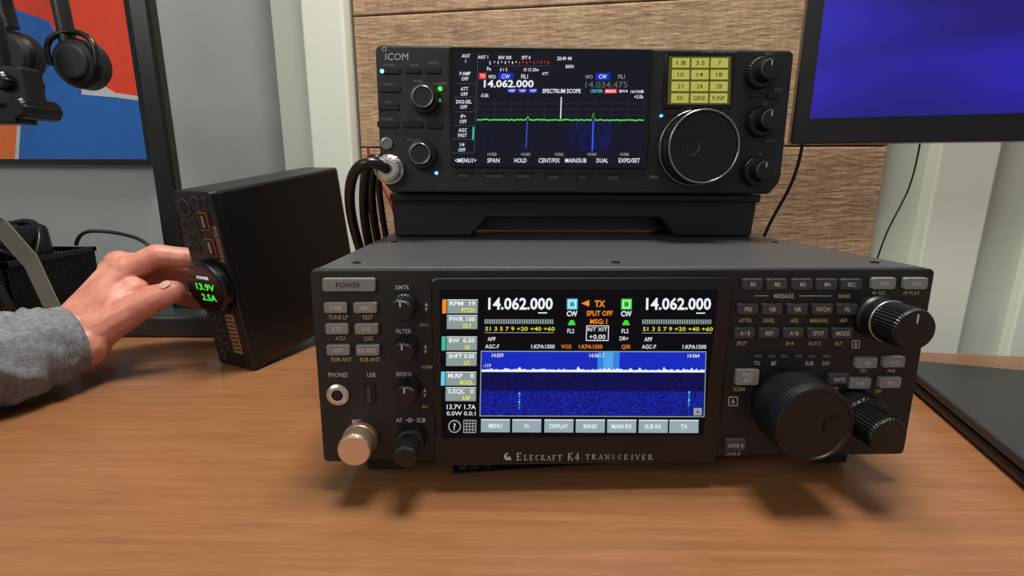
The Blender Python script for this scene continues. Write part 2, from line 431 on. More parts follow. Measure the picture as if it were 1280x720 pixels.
def btn(R, parent, cx, cy, w, h, mat, p=.0028):
    x0, x1, z0, z1 = rp(R, cx-w/2, cy-h/2, cx+w/2, cy+h/2)
    return plate('push_button', x0, x1, z0, z1, -p, .001, min(.0012, (z1-z0)*.3), mat, parent, .0004)
pl = Flat(RK, .0003, .84)
def bt(cx, cy, w, h, mat, t, tm, th=5.2, tw=None):
    b_ = btn(RK, k4, cx, cy, w, h, mat)
    if t:
        f_ = Flat(RK, .0029, .82); ls = t.split('|')
        for i, q in enumerate(ls): f_.text(q, cx, cy+(i-(len(ls)-1)/2)*7, th, tm, tw, 0)
        f_.build('button_lettering', b_)
bt(438, 356, 66, 16, BTN, 'POWER', BLKT, 6.2, 31)
for cx, cy, t in ((422, 384, 'TUNE'), (459, 384, 'XMIT'), (424, 410, 'ATU'), (461, 410, 'VOX'), (426, 436, 'ANT'), (463, 436, 'RX ANT')):
    bt(cx, cy, 29, 13, BTN, t, WHT, 5.2)
for cx, cy, t in ((424, 397, 'TUNE LP'), (461, 397, 'TEST'), (427, 423, 'ATU'), (463, 423, 'QSK'), (429, 449, 'REM ANT'), (465, 449, 'SUB ANT')):
    pl.text(t, cx, cy, 5.2, OCH, None, 0)
for cx, cy, t in ((504, 360, 'XMTR'), (507, 414, 'FILTER'), (509, 467, 'RF/SQL'), (425, 468, 'PHONES'), (467, 468, 'USB'), (449, 526, 'MIC'), (503, 524, 'AF'), (531, 524, 'SUB')):
    pl.text(t, cx, cy, 5.4, WHT, None, 0)
for cx, cy, t in ((533, 406, 'MON'), (537, 458, 'NORM'), (536, 507, 'BAL')):
    pl.text(t, cx, cy, 4.0, OCH, None, 0)
pl.disc(517, 524, 3, WHT, 0); pl.disc(517, 524, 2, PANEL, 1); pl.disc(517, 524, 1, WHT, 2); pl.rect(511, 523.6, 523, 524.3, WHT, 0)
for cy in (384, 436, 490):
    pl.poly([(533, cy-1), (537, cy-1), (535, cy-6)], WHT); pl.poly([(533, cy+1), (535, cy+6), (537, cy+1)], WHT)
for i, cx in enumerate((940, 970, 1001, 1031, 1061)):
    bt(cx, 355, 25, 13, BTND, ['M1', 'M2', 'M3', 'M4', 'REC'][i], WHT, 5)
bt(1101, 354, 28, 14, BTN, 'XFER', WHT, 4.5); bt(1140, 354, 28, 14, BTN, 'VOX', WHT, 4.5)
for i, cx in enumerate((935, 965, 996, 1027, 1057)):
    bt(cx, 385, 25, 13, BTND, ['PRE', 'NB', 'NR', 'NTCH', 'FIL'][i], WHT, 5)
    pl.text(['ATTN', 'LEVEL', 'ADJ', 'MANUAL', 'APF'][i], cx-1, 400, 4.6, OCH, None, 0)
for i, cx in enumerate((932, 962, 992, 1022, 1052)):
    bt(cx, 414, 25, 13, BTND, ['A / B', 'REV', 'A>B', 'SPOT', 'MODE'][i], WHT, 5)
    pl.text(['SPLIT', '', 'B>A', 'AUTO', 'ALT'][i] or ' . ', cx-1, 428, 4.6, OCH, None, 0)
pl.text('MESSAGE', 981, 370, 5, WHT); pl.text('BANK', 1056, 370, 4.6, OCH); pl.text('AF REC', 1098, 366, 4.6, OCH); pl.text('AF PLAY', 1138, 366, 4.6, OCH)
pl.rect(945, 369.6, 962, 370.3, WHT); pl.rect(1000, 369.6, 1040, 370.3, WHT)
bt(937, 468, 28, 19, BTN, 'FREQ|ENT', WHT, 4.6)
pl.text('SCAN', 929, 484, 4.6, OCH); pl.frame(916.5, 493.5, 928, 505, .9, WHT); pl.text('A', 922, 499.3, 6, WHT)
pl.frame(1067.5, 424, 1077, 433.5, .8, WHT); pl.text('B', 1072, 428.8, 5.2, WHT)
bt(925, 551, 25, 14, BTND, 'LOCK A', WHT, 4.4, 19); pl.text('LOCK B', 924, 563.5, 4.0, OCH)
for cx, t in ((950, 'TX'), (971, 'ΔF'), (1015, 'SUB'), (1036, 'DIV')): pl.text(t, cx, 452, 4.8, WHT)
for cx in (950, 966, 982, 1000, 1016, 1034): bt(cx, 443, 9, 3.5, BTND, '', WHT)
for cx, cy in ((1083, 450), (1117, 449), (1076, 475), (1113, 474)): bt(cx, cy, 26, 13, BTN, {1083: 'A/B', 1117: 'KHZ', 1076: 'SUB', 1113: 'RX'}[cx], WHT, 4.4)
bt(1050, 470, 26, 13, BTND, 'RATE', WHT, 4.8)
pl.text('kHz', 1048, 482, 4, OCH); pl.text('DIV', 1102, 486, 4, OCH); pl.text('ON', 1082, 461, 4, OCH); pl.text('FINE', 1117, 461, 4, OCH)
pl.build('panel_lettering', k4)
br = Flat(RK, bz)
e_ = serif(br, 'E', 652, 569, 9, WHT, .85); e_ = serif(br, 'LECRAFT', e_, 569, 6.6, WHT, .86, .22)
e_ = serif(br, 'K4', e_+5, 568.4, 8.6, WHT, .8); serif(br, 'TRANSCEIVER', e_+5, 567.6, 6.2, WHT, .95, .34)
br.disc(641, 565, 4.4, WHT); br.disc(642.5, 564, 3, BLKS, 1); br.poly([(641, 566), (644, 569.5), (646, 568), (643, 564)], WHT, 2)
br.build('bezel_lettering', disp)

def pointer(u, w, p, r, parent):
    box('indicator_line', u-.0004, u+.0004, -p-.0002, -p+.0002, w+r*.35, w+r*.8, WHT, parent)
for fx, fy, r, p in ((502, 390, .0064, .014), (505, 443, .0064, .014), (509, 497, .0066, .014)):
    u, w = K(fx, fy, p)
    lathe('control_knob', u, w, [(r*1.06, 0, 0), (r*1.06, .003, 0), (r, .004, .05), (r*.95, p-.001, .05), (r*.8, p, 0)], KNOB, k4, 56)
    pointer(u, w, p, r, k4)
u, w = K(510, 574, .024)
lathe('dual_knob', u, w, [(.0086, 0, 0), (.0086, .007, .04), (.0078, .009, 0), (.0066, .0095, .05), (.0062, .023, .05), (.005, .024, 0)], KNOB, k4, 60)
u, w = K(424, 494, .002)
lathe('headphone_jack', u, w, [(.0062, 0, 0), (.0062, .0015, 0), (.0048, .0022, 0), (.0032, .0022, 0), (.0030, -.002, 0)], SILV, k4, 32)
lathe('jack_hole', u, w, [(.0029, 0, 0), (.0029, .0012, 0), (.002, .0024, 0)], RUB, k4, 24)
u, w = RK(465, 492)
box('usb_port', u-.0035, u+.0035, -.0008, .002, w-.006, w+.006, RUB, k4, .0004)
box('usb_tongue', u-.001, u+.001, -.0014, .002, w-.0045, w+.0045, BTND, k4)
u, w = K(445, 566, .016)
mc = lathe('microphone_connector', u, w, [(.0098, 0, 0), (.0098, .004, 0), (.0094, .0045, 0), (.0094, .0135, .02), (.0088, .0150, 0), (.0082, .0156, 0)], M('warm_chrome', (222, 190, 166), .3, metal=.85), k4, 60)
mc['label'] = 'warm chrome round microphone socket cap'
u, w = K(1151, 414, .030)
lathe('control_knob', u, w, [(.0122, 0, 0), (.0122, .004, 0), (.0112, .0055, 0), (.0112, .012, 0), (.0108, .0125, .03), (.0114, .014, .045), (.0112, .0285, .045), (.0102, .030, 0)], KNOB, k4, 80)
torus('knob_ring', u, -.0128, w, .0112, .0005, SILV, k4)
pointer(u, w, .030, .0105, k4)
u, w = K(1125, 547, .030)
lathe('dual_knob', u, w, [(.0145, 0, 0), (.0145, .012, .03), (.0132, .0135, 0), (.0105, .014, .04), (.0103, .0285, .04), (.0092, .030, 0)], KNOB, k4, 72)
u, w = K(1031, 533, .031)
lathe('tuning_knob', u, w, [(.0190, 0, 0), (.0190, .005, 0), (.0214, .008, .010), (.0216, .025, .010), (.0206, .0305, 0), (.0192, .031, 0), (.0188, .0302, 0), (.0186, .0300, 0)], KNOB, k4, 150)
lathe('finger_dimple', u+.0105, w-.001, [(.0056, .0290, 0), (.0056, .0308, 0), (.0048, .0306, 0), (.003, .0296, 0)], GLOSS, k4, 28)

# ------------------------------------------------------------ radio stand
FS = F0 @ Matrix.Translation((.0128, .172, .0005))
st = root('radio_stand', FS, 'black plastic desktop stand resting on the larger radio', 'stand')
prism('stand_body', [(0, 0), (.066, 0), (.080, .016), (.232, .016), (.246, 0), (.314, 0), (.3165, .034), (.3165, .0372), (-.0025, .0372), (-.0025, .034)], 0, .070, BLK, st, .0015)
box('stand_inner_tray', .03, .284, .03, .066, .003, .034, CASE, st, .001)
prism('stand_lip', [(-.0025, .030), (.3165, .030), (.3165, .0372), (-.0025, .0372)], -.006, .001, BLK, st, .0015)

# ------------------------------------------------------------ upper transceiver
IW, IH = .3205, .109
FI = F0 @ Matrix.Translation((.0098, .140, .0382))
ic = root('transceiver', FI, 'compact black radio with spectrum display sitting on a black stand', 'radio')
RI = Rect([(470, 57), (990, 63), (975, 243), (487, 241)], IW, IH)
def I(fx, fy, p): return RI(*base_px(fx, fy, p, .4115))
box('case', .006, IW-.006, .012, .150, .001, IH-.001, CASE, ic, .002)
prism('front_panel', [(.008, 0), (IW-.008, 0), (IW-.001, .009), (IW, .015), (IW, IH-.003), (IW-.003, IH), (.003, IH), (0, IH-.003), (0, .015), (.001, .009)], 0, .018, PANEL, ic, .0018)
x0, x1, z0, z1 = rp(RI, 566, 62, 812, 211)
ds = plate('display', x0, x1, z0, z1, -.0018, .001, .002, GLASS, ic, .0006)
s2 = Flat(RI, .0019, .78)
s2.rect(570, 67, 808, 207, E('scr2_black', (22, 23, 32)), 0)
s2.rect(597.5, 68, 598.3, 192, sDG, 1)
for y in (106, 123, 141, 158, 175, 192): s2.rect(571, y, 597, y+.8, sDG, 1)
for y, a, b in ((74, 'ANT', '1'), (96, 'P.AMP', 'OFF'), (115, 'ATT', 'OFF'), (131, 'DIGI-SEL', 'OFF'), (149, 'IP+', 'OFF'), (166, 'AGC', 'FAST'), (184, '1/4', 'OFF')):
    s2.text(a, 583, y-2, 4.4, sW, 19 if len(a) > 5 else None); s2.text(b, 583, y+4.5, 4.4, sW)
s2.rect(595, 160, 597, 176, sTeal, 1)
s2.text('ANT 1', 604, 73.5, 4.2, sW); s2.text('BW 500', 631, 74, 4.2, sW); s2.text('SFT 0', 657, 74, 4.2, sW); s2.text('20:49 44', 704, 75, 4.6, sW); s2.text('BKIN', 711, 85, 4, sW)
sR = E('scr_red', (220, 50, 40))
s2.text('S', 613, 80.5, 4.2, sW); s2.text('Po', 612, 88, 4.6, sW)
for i in range(16):
    s2.rect(618+i*4.4, 78.5, 619+i*4.4, 82.0 if i % 2 else 80.5, sR if i > 6 else sW, 1)
s2.rect(618, 84, 688, 84.6, sDG, 1)
s2.text('10 15 20w', 664, 89, 4.0, sW); s2.text('0 1 5', 630, 89, 4.0, sW)
for ox, d in ((0, sW), (119, sG)):
    s2.text('VFO', 616+ox, 98, 4.4, d); s2.rect(624+ox, 93, 642+ox, 102, sBl, 1); s2.text('CW', 633+ox, 97.5, 5, sW); s2.text('FIL1', 656+ox, 97.5, 5, d)
s2.rect(600, 93, 609, 101, sR, 1); s2.text('TX', 604.5, 97, 4.2, sW, None, 2); s2.text('ATT', 681, 94, 3.6, sW)
s2.text('14.062.000', 637, 106.5, 8.5, sW, 61, bold=.025); s2.text('14.034.475', 757, 107.5, 7.5, E('scr_dim', (84, 90, 92)), 52, bold=.015)
for cx in (641, 654, 667): s2.rect(cx-5.5, 112.8, cx+5.5, 117.8, sBl, 1); s2.text('VSP', cx, 115.2, 3.4, sW, 8)
s2.text('SPECTRUM SCOPE', 702, 115.5, 5, sW, 47, bold=.015)
s2.text('CENTER', 745, 115.5, 3.8, sC, 15); s2.rect(755, 112.8, 770, 118.4, sR, 1); s2.text('MAIN', 762.5, 115.6, 3.6, sW, 12); s2.text('BH/4', 778, 115.6, 3.6, sW, 10); s2.text('16/10dB', 795, 116, 3.6, sW, 16)
s2.text('-5.0k', 608, 121, 4.4, sW); s2.text('+5.0k', 797, 122.5, 4.4, sW)
sGD = E('scr_grid', (46, 48, 60))
for i in range(11): s2.rect(600+i*20.4, 124, 600.5+i*20.4, 152, sGD, 1)
for yy in (131, 138, 145): s2.rect(600, yy, 804, yy+.5, sGD, 1)
gl = []
for i in range(103):
    xx = 600+i*2; yy = 149.3+xx*.003+random.uniform(-.6, .6)
    if abs(xx-742) < 2: yy -= 8
    if abs(xx-662) < 2: yy -= 3.5
    gl.append((xx, yy))
sLG = E('scr_trace', (90, 215, 55))
for a, b in zip(gl[:-1], gl[1:]):
    s2.poly([(a[0], a[1]+.8), (b[0], b[1]+.8), (b[0], b[1]-.8), (a[0], a[1]-.8)], sLG, 3)
s2.rect(701.4, 123, 702.6, 150, sW, 3)
WF2 = noise_screen('waterfall_small', (18, 19, 36), (26, 34, 112), 700, (1.6, 1, .25), p0=.43, p1=.75)
WF3 = noise_screen('waterfall_faint', (20, 21, 32), (22, 25, 56), 700, (1.6, 1, .25), p0=.45, p1=.8)
s2.rect(600, 152, 716, 190, WF3, 1); s2.rect(716, 152, 766, 190, WF2, 1); s2.rect(766, 152, 804, 190, WF3, 1)
s2.rect(660.6, 152, 662, 186, E('scr_blue2', (50, 76, 210)), 2); s2.rect(741.4, 152, 743.2, 190, E('scr_blue3', (60, 90, 225)), 2)
for cx, t in ((620, '14.058'), (661, '14.060'), (702, '14.062'), (742, '14.064'), (782, '14.066')): s2.text(t, cx, 193.8, 3.8, sG)
for cx, t, ww in ((588, '<MENU1>', 26), (622, 'SPAN', 15), (655, 'HOLD', 15), (690, 'CENT/FIX', 26), (722.5, 'MAIN/SUB', 26), (755, 'DUAL', 14), (788, 'EXPD/SET', 26)):
    s2.text(t, cx, 201.5, 5.2, sW, ww, bold=.008)
s2.build('screen', ds)
x0, x1, z0, z1 = rp(RI, 828, 67, 914, 137)
kp = plate('keypad_display', x0, x1, z0, z1, -.0015, .001, .002, GLASS, ic, .0005)
kp['label'] = 'olive backlit band keypad'
s3 = Flat(RI, .0016)
yB = E('pad_back', (78, 78, 30)); yK = E('pad_key', (176, 172, 84))
s3.rect(833, 72, 910, 132, yB, 0)
keys = ['1.8', '3.5', '7', '10', '14', '18', '21', '24', '28', '50', 'GENE', 'F-INP']
for i, t in enumerate(keys):
    cx = 848+(i % 3)*23.8; cy = 80+(i//3)*14.7
    s3.rect(cx-10.8, cy-6, cx+10.8, cy+6, yK, 1); s3.text(t, cx, cy, 5.2, E('pad_ink', (34, 34, 14)), min(15, 3.7*len(t)), 2, bold=.008)
s3.build('keypad_screen', kp)
il = Flat(RI, .0004, .8)
il.text('ICOM', 498, 72.5, 8.6, WHT, 28, bold=.0); il.disc(482, 63, 2.8, WHT); il.disc(482, 63, 1.9, PANEL, 1)
for cx, cy, t in ((489, 83, 'POWER'), (520, 83, 'AF-RF'), (543, 80, 'SPEECH'), (526, 103, 'RF/SQL'), (552, 106, 'TRANSMIT'), (489, 107, 'TUNER'), (490, 129, 'VOX'), (490, 150, 'PHONES'), (530, 152, 'SET'), (524, 176, 'TWIN-PBT'),
                  (586, 220, 'MENU'), (623, 221, 'FUNCTION'), (659, 221, 'M.SCOPE'), (696, 222, 'QUICK'), (733, 222, 'EXIT'), (770, 223, 'CLEAR'), (820, 222, 'SPEED'),
                  (958, 68, 'MULTI'), (947, 113, 'CLEAR'), (970, 113, 'SPLIT'), (955, 131, 'RIT'), (962, 177, 'KEYER'), (950, 193, 'AF'), (857, 138, 'MODE'), (884, 138, 'FILTER'), (905, 138, 'V/M'), (895, 66, 'HF/50MHz TRANSCEIVER'), (603, 62, 'DIGITAL IF')):
    il.text(t, cx, cy, 3.4, GRYT, None, 0, bold=.0)
il.poly([(510, 91), (514, 88), (514, 94)], WHT); il.poly([(481, 156), (485, 153.5), (485, 158.5)], WHT)
il.build('panel_lettering', ic)
for cx, cy, r_, mt in ((481, 91, 2.4, E('led_cyan', (110, 220, 255), 3)), (553, 217, 2.2, E('led_blue', (90, 150, 255), 3)), (826, 146, 1.8, E('led_blue2', (60, 160, 255), 3)), (553, 112.5, 2.6, E('led_green', (60, 240, 60), 2)), (553, 127, 2.0, E('led_green2', (50, 170, 60), 1))):
    u, w = RI(cx, cy); lathe('indicator_light', u, w, [(r_*.0006, 0, 0), (r_*.0006, .0020, 0), (r_*.0004, .0024, 0)], mt, ic, 16)
for cx, cy, w, h in ((491, 90, 24, 8), (518, 90, 20, 7), (543, 90, 20, 7), (491, 113, 26, 8), (491, 135, 26, 8), (491, 157, 26, 8), (521, 157, 24, 8), (548, 158, 20, 8),
                     (586, 215, 22, 5), (623, 215, 22, 5), (659, 215, 22, 5), (696, 216, 22, 5), (733, 216, 22, 5), (770, 216, 22, 5),
                     (857, 144, 16, 7), (840, 143, 12, 6), (942, 120, 14, 6), (964, 121, 14, 6), (925, 170, 10, 6)):
    btn(RI, ic, cx, cy, w, h, BLKS, .0015)
RIMG = M('knob_grey', (150, 150, 152), .2, metal=.85)
for fx, fy in ((532, 122), (532, 193)):
    u, w = I(fx, fy, .014)
    lathe('control_knob', u, w, [(.0110, 0, 0), (.0110, .005, .04), (.0105, .006, 0), (.0085, .0065, .035), (.0080, .0135, .035), (.0070, .014, 0), (.006, .0137, 0)], KNOB, ic, 64)
    torus('knob_ring', u, -.0135, w, .0074, .0005, RIMG, ic)
for fx, fy in ((961, 87), (963, 150), (958, 214)):
    u, w = I(fx, fy, .018)
    lathe('control_knob', u, w, [(.0116, 0, 0), (.0116, .006, .04), (.0108, .007, 0), (.0082, .0075, .035), (.0076, .0175, .035), (.0066, .018, 0)], KNOB, ic, 64)
    pointer(u, w, .018, .0075, ic)
u, w = I(881, 184, .022)
lathe('tuning_knob', u, w, [(.0286, 0, 0), (.0286, .003, 0), (.0272, .004, .015), (.0272, .018, .015), (.0268, .0215, 0), (.0250, .0220, 0), (.0246, .0212, 0), (.010, .0212, 0)], GLOSS, ic, 160)
torus('knob_ring', u, -.0216, w, .0266, .0008, RIMG, ic)
torus('knob_ring', u, -.0040, w, .0284, .0006, RIMG, ic)
lathe('finger_dimple', u-.010, w, [(.0075, .0200, 0), (.0075, .0217, 0), (.0066, .0215, 0), (.004, .0205, 0)], BLK, ic, 30)
u, w = I(490, 180, .002)
lathe('headphone_jack', u, w, [(.0046, 0, 0), (.0046, .002, 0), (.0028, .0022, 0), (.0026, .001, 0)], RIMG, ic, 24)
u, w = I(492, 212, .012)
lathe('microphone_connector', u, w, [(.0115, 0, 0), (.0115, .004, .03), (.0098, .005, 0), (.0092, .011, .04), (.0070, .012, 0)], SILV, ic, 40)

def Wd(*p): return [FI @ Vector(q) for q in p]
CAB = M('cable_black', (18, 18, 18), .28)
mu, mw = u, w
cable('cable', Wd((mu, -.012, mw), (mu-.005, -.022, mw+.005), (mu-.018, -.023, mw+.005), (mu-.029, -.012, mw-.010), (mu-.035, .006, mw-.035), (mu-.036, .04, mw-.075), (mu-.034, .08, mw-.12), (mu-.033, .118, mw-.165)), .0040, CAB, 'thick black microphone cable curving down beside the radio', 'cable')
for k, (y_, e_, r_, z_) in enumerate(((.022, .124, .0040, .002), (.042, .132, .0036, -.002), (.064, .136, .0030, .008))):
    cable('cable', Wd((-.001, y_, mw+z_), (-.009, y_, mw+.012+z_), (-.018, y_+.004, mw+.004+z_), (-.024+.003*k, y_+.01, mw-.03), (-.025+.004*k, y_+.03, mw-.07), (-.023+.005*k, e_-.03, mw-.12), (-.022+.006*k, e_, mw-.165)),
          r_, CAB, 'black lead curving down behind the large radio', 'cable')
RED = M('cable_red', (170, 25, 20), .45)
cable('cable', Wd((-.045, .150, .045), (-.045, .150, .025), (-.035, .150, .010), (-.022, .150, -.012), (-.014, .150, -.05)), .0014, RED, 'thin red power wire behind the radio', 'cable')

# ------------------------------------------------------------ power supply
PW, PD, PH = .048, .150, .167
PYAW = math.radians(-23.7)
FP = Matrix.Translation((-.2385, .4460, DESK+.0008)) @ Matrix.Rotation(PYAW, 4, 'Z') @ Matrix.Rotation(math.radians(8), 4, 'X')
ps = root('power_supply', FP, 'upright black power supply with round lit voltmeter, tilted by hand', 'power supply')
PSM = M('psu_case', (18, 18, 19), .36, bump=.2, bscale=900)
box('case', -PW, 0, .004, PD, 0, PH, PSM, ps, .003)
plate('front_panel', -PW, 0, 0, PH, -.002, .006, .003, BLK, ps, .001)
HOLE = M('vent_dark', (4, 4, 4), .8)
def phex(cx, cz, r): return [(cx+r*math.cos(math.radians(60*i+30)), cz+r*math.sin(math.radians(60*i+30))) for i in range(6)]
VENT = M('vent_rim', (62, 62, 64), .35)
for cx, cz, r in ((-.036, .153, .0085), (-.0205, .158, .0058), (-.0405, .138, .0058), (-.030, .139, .0048), (-.028, .129, .0042), (-.0365, .127, .0048), (-.0415, .117, .0040), (-.033, .117, .0042), (-.010, .159, .004),
                  (-.039, .052, .0058), (-.031, .046, .0036), (-.0395, .039, .0050), (-.031, .035, .0042), (-.039, .025, .0055), (-.030, .022, .0042), (-.039, .011, .0052)):
    vb = prism('vent', phex(cx, cz, r), -.0030, .0, VENT, ps, .0003)
    prism('vent_opening', phex(cx, cz, r*.78), -.0032, .0, HOLE, vb)
PPR = M('connector_rim', (140, 74, 56), .45, metal=.3)
TNG = M('connector_metal', (150, 146, 142), .35, metal=.7)
for cz in (.142, .119):
    pc = prism('power_connector', [(-.0200, cz-.008), (-.0088, cz-.008), (-.0088, cz+.008), (-.0200, cz+.008)], -.0040, .001, PPR, ps, .0006)
    prism('connector_cavity', [(-.0188, cz-.0068), (-.0100, cz-.0068), (-.0100, cz+.0068), (-.0188, cz+.0068)], -.0043, .0, HOLE, pc)
    prism('connector_tongue', [(-.0160, cz-.005), (-.0128, cz-.005), (-.0128, cz+.005), (-.0160, cz+.005)], -.0046, .0, TNG, pc)
LBL = M('copper_label', (128, 90, 70), .45)
for z0, z1, xa, xb in ((.106, .138, -.0074, -.0026), (.016, .056, -.0220, -.0105)):
    lb = prism('warning_label', [(xa, z0), (xb, z0), (xb, z1), (xa, z1)], -.0024, 0, LBL, ps)
    for i in range(9):
        zz = z0+.003+i*(z1-z0-.004)/9
        prism('label_mark', [(xa+.001, zz), (xb-.001-(i % 3)*.0006, zz), (xb-.001-(i % 3)*.0006, zz+.0014), (xa+.001, zz+.0014)], -.0026, 0, BLKT, lb)
DR = .0245
dd = lathe('round_display', -.0240, .083, [(DR*.9, 0, 0), (DR, .004, 0), (DR, .010, 0), (DR-.0015, .0115, 0), (DR-.003, .0118, 0)], BLKS, ps, 64)
class Id:
    def __call__(s, x, y): return x, -y
dt = Flat(Id(), .0120)
dt.disc(0, 0, DR-.0033, GLASS, 0, 48)
gG = E('seg_green', (70, 235, 60), 1.1)
dt.text('POWER', .001, -.0105, .0027, sW, .0150, 2, bold=.02)
dt.text('13.9V', .001, -.0020, .0058, gG, .0235, 2, bold=.02)
dt.text('2.5A', .0025, .0078, .0058, gG, .0185, 2, bold=.02)
dt.build('display_readout', dd)
for x in (-PW+.006, -.006):
    box('foot', x-.005, x+.005, PD-.03, PD-.018, -.0168, .001, RUB, ps)

# ------------------------------------------------------------ monitor
FM = Matrix.Translation((.237, .45, CAMZ+.0236)) @ Matrix.Rotation(math.radians(-22), 4, 'Z')
mo = root('monitor', FM, 'black framed computer monitor showing a deep blue picture', 'monitor')
MW, MH = .56, .33
plate('housing', 0, MW, 0, MH, 0, .022, .004, BLKS, mo, .001)
def blue_screen():
    m = bpy.data.materials.new('monitor_picture'); m.use_nodes = True
    nt = m.node_tree; b = nt.nodes['Principled BSDF']; b.inputs['Base Color'].default_value = (0, 0, 0, 1); b.inputs['Roughness'].default_value = .3
    tc = nt.nodes.new('ShaderNodeTexCoord'); n = nt.nodes.new('ShaderNodeTexNoise'); n.inputs['Scale'].default_value = 9; n.inputs['Detail'].default_value = 1
    mp = nt.nodes.new('ShaderNodeMapping'); mp.inputs['Rotation'].default_value = (0, .7, 0); mp.inputs['Scale'].default_value = (.35, 1, 1.8)
    r = nt.nodes.new('ShaderNodeValToRGB'); r.color_ramp.elements[0].position = .38; r.color_ramp.elements[1].position = .66
    r.color_ramp.elements[0].color = (*lin((30, 16, 118)), 1); r.color_ramp.elements[1].color = (*lin((44, 36, 205)), 1)
    nt.links.new(tc.outputs['Object'], mp.inputs['Vector']); nt.links.new(mp.outputs['Vector'], n.inputs['Vector']); nt.links.new(n.outputs['Fac'], r.inputs['Fac'])
    nt.links.new(r.outputs['Color'], b.inputs['Emission Color']); b.inputs['Emission Strength'].default_value = .9
    return m
box('screen', .012, MW-.012, -.0006, .0005, .020, MH-.012, blue_screen(), mo)
box('monitor_arm', MW/2-.02, MW/2+.02, .022, .17, MH/2-.02, MH/2+.02, BLK, mo, .004)
cable('cable', [(.262, .475, CAMZ+.05), (.262, .475, CAMZ+.01), (.262, .49, CAMZ-.02), (.25, .50, CAMZ-.05), (.245, .505, CAMZ-.09), (.245, .515, CAMZ-.181)], .0015, CAB, 'black cable hanging from the monitor', 'cable')
cable('cable', [(.378, .49, CAMZ+.05), (.38, .49, CAMZ+.0), (.372, .49, CAMZ-.03), (.362, .495, CAMZ-.06), (.358, .498, CAMZ-.12), (.356, .50, CAMZ-.182)], .0008, CAB, 'thin dark wire hanging in front of the white boards', 'cable')

# ------------------------------------------------------------ laptop
FL = Matrix.Translation((.354, .441, DESK+.0005)) @ Matrix.Rotation(math.radians(-16), 4, 'Z')
lp = root('laptop', FL, 'closed dark grey laptop lying flat on the desk', 'laptop')
LM = M('laptop_metal', (50, 51, 53), .38, metal=.3)
def flat_slab(name, w, d, z0, z1, mat, parent, r=.012, b=.002):
    pts = rrect(0, w, -d, 0, r)
    n = len(pts)
    v = [(p[0], p[1], z0) for p in pts]+[(p[0], p[1], z1) for p in pts]
    f = [tuple(range(n)), tuple(range(n, 2*n))]+[(i, (i+1) % n, n+(i+1) % n, n+i) for i in range(n)]
    return bev(mesh_obj(name, v, f, mat, parent), b)
flat_slab('base', .34, .24, .0015, .0095, M('laptop_base', (26, 27, 29), .4, metal=.3), lp, b=.003)
flat_slab('lid', .34, .24, .0102, .0172, LM, lp, b=.002)
for x, y in ((.02, -.02), (.32, -.02), (.02, -.22), (.32, -.22)):
    box('foot', x-.006, x+.006, y-.006, y+.006, 0, .002, RUB, lp)

# card under the radio
cd = box('printed_card', -.040, .095, -.03, .03, 0, .0008, M('card_black', (22, 22, 24), .5)); cd.matrix_world = Matrix.Translation((0, .316, DESK+.0003)) @ Matrix.Rotation(math.radians(7), 4, 'Z')
tag(cd, 'dark printed card lying on the desk under the radio', 'card')
for i, (xa, xb, ya, yb) in enumerate(((-.036, -.031, -.028, -.018), (-.029, -.024, -.028, -.018), (-.021, -.016, -.028, -.018), (-.006, .02, -.027, -.026), (-.006, .032, -.024, -.023), (.05, .08, -.026, -.025))):
    mesh_obj('card_print', [(xa, ya, .0010), (xb, ya, .0010), (xb, yb, .0010), (xa, yb, .0010)], [(0, 1, 2, 3)], M('card_ink', (70, 73, 80), .6), cd)

# ------------------------------------------------------------ poster
FPo = WALLM @ Matrix.Translation((-.985, -.004, CAMZ+.006))
po = root('framed_poster', FPo, 'framed poster with orange, blue and red colour blocks on the wall', 'poster')
PWd, PHt = .45, .36
RDO = M('poster_red', (222, 66, 38), .4); ORG = M('poster_orange', (226, 112, 48), .4); BLU = M('poster_blue', (30, 100, 182), .4); PWH = M('poster_white', (190, 198, 200), .4); PNV = M('poster_pale', (112, 132, 148), .4)
box('frame', 0, PWd, -.014, 0, 0, PHt, BLKS, po, .002)
def pp(pts, mat, k):
    return prism('poster_print', pts, -.0142-.0003*k, -.0138, mat, po)
pp([(.01, .008), (PWd-.01, .008), (PWd-.01, PHt-.01), (.01, PHt-.01)], RDO, 0)
pp([(.20, .008), (PWd-.01, .008), (PWd-.01, .090), (.40, .098), (.345, .13), (.31, .20), (.25, .22), (.20, .16)], BLU, 1)
pp([(.01, .008), (.200, .008), (.232, .10), (.200, .20), (.01, .20)], ORG, 2)
pp([(.200, .008), (.207, .008), (.240, .105), (.232, .10)], PWH, 3)
pp([(.01, .24), (.335, .24), (.345, .35), (.01, .35)], PNV, 1)
pp([(.345, .10), (.40, .095), (PWd-.01, .090), (PWd-.01, .096), (.403, .101), (.351, .13)], PWH, 2)

# ------------------------------------------------------------ black post with base
bp_ = root('monitor_stand', Matrix.Translation((-.383, .575, DESK)), 'tall black post with flat base standing on the desk', 'stand')
box('base', -.075, .075, -.035, .03, 0, .026, M('stand_base', (34, 35, 37), .4), bp_, .004)
box('post', -.012, .010, -.006, .010, .02, .598, BLKS, bp_, .003)
rail = root('hanging_rail', Matrix.Translation((-.383, .575, DESK+.6)), 'black rail across the top of the post', 'rail')
box('rail_bar', -.22, .012, -.070, .010, 0, .04, BLKS, rail, .003)
box('rail_bracket', -.18, -.14, .010, .18, .008, .032, BLKS, rail, .002)

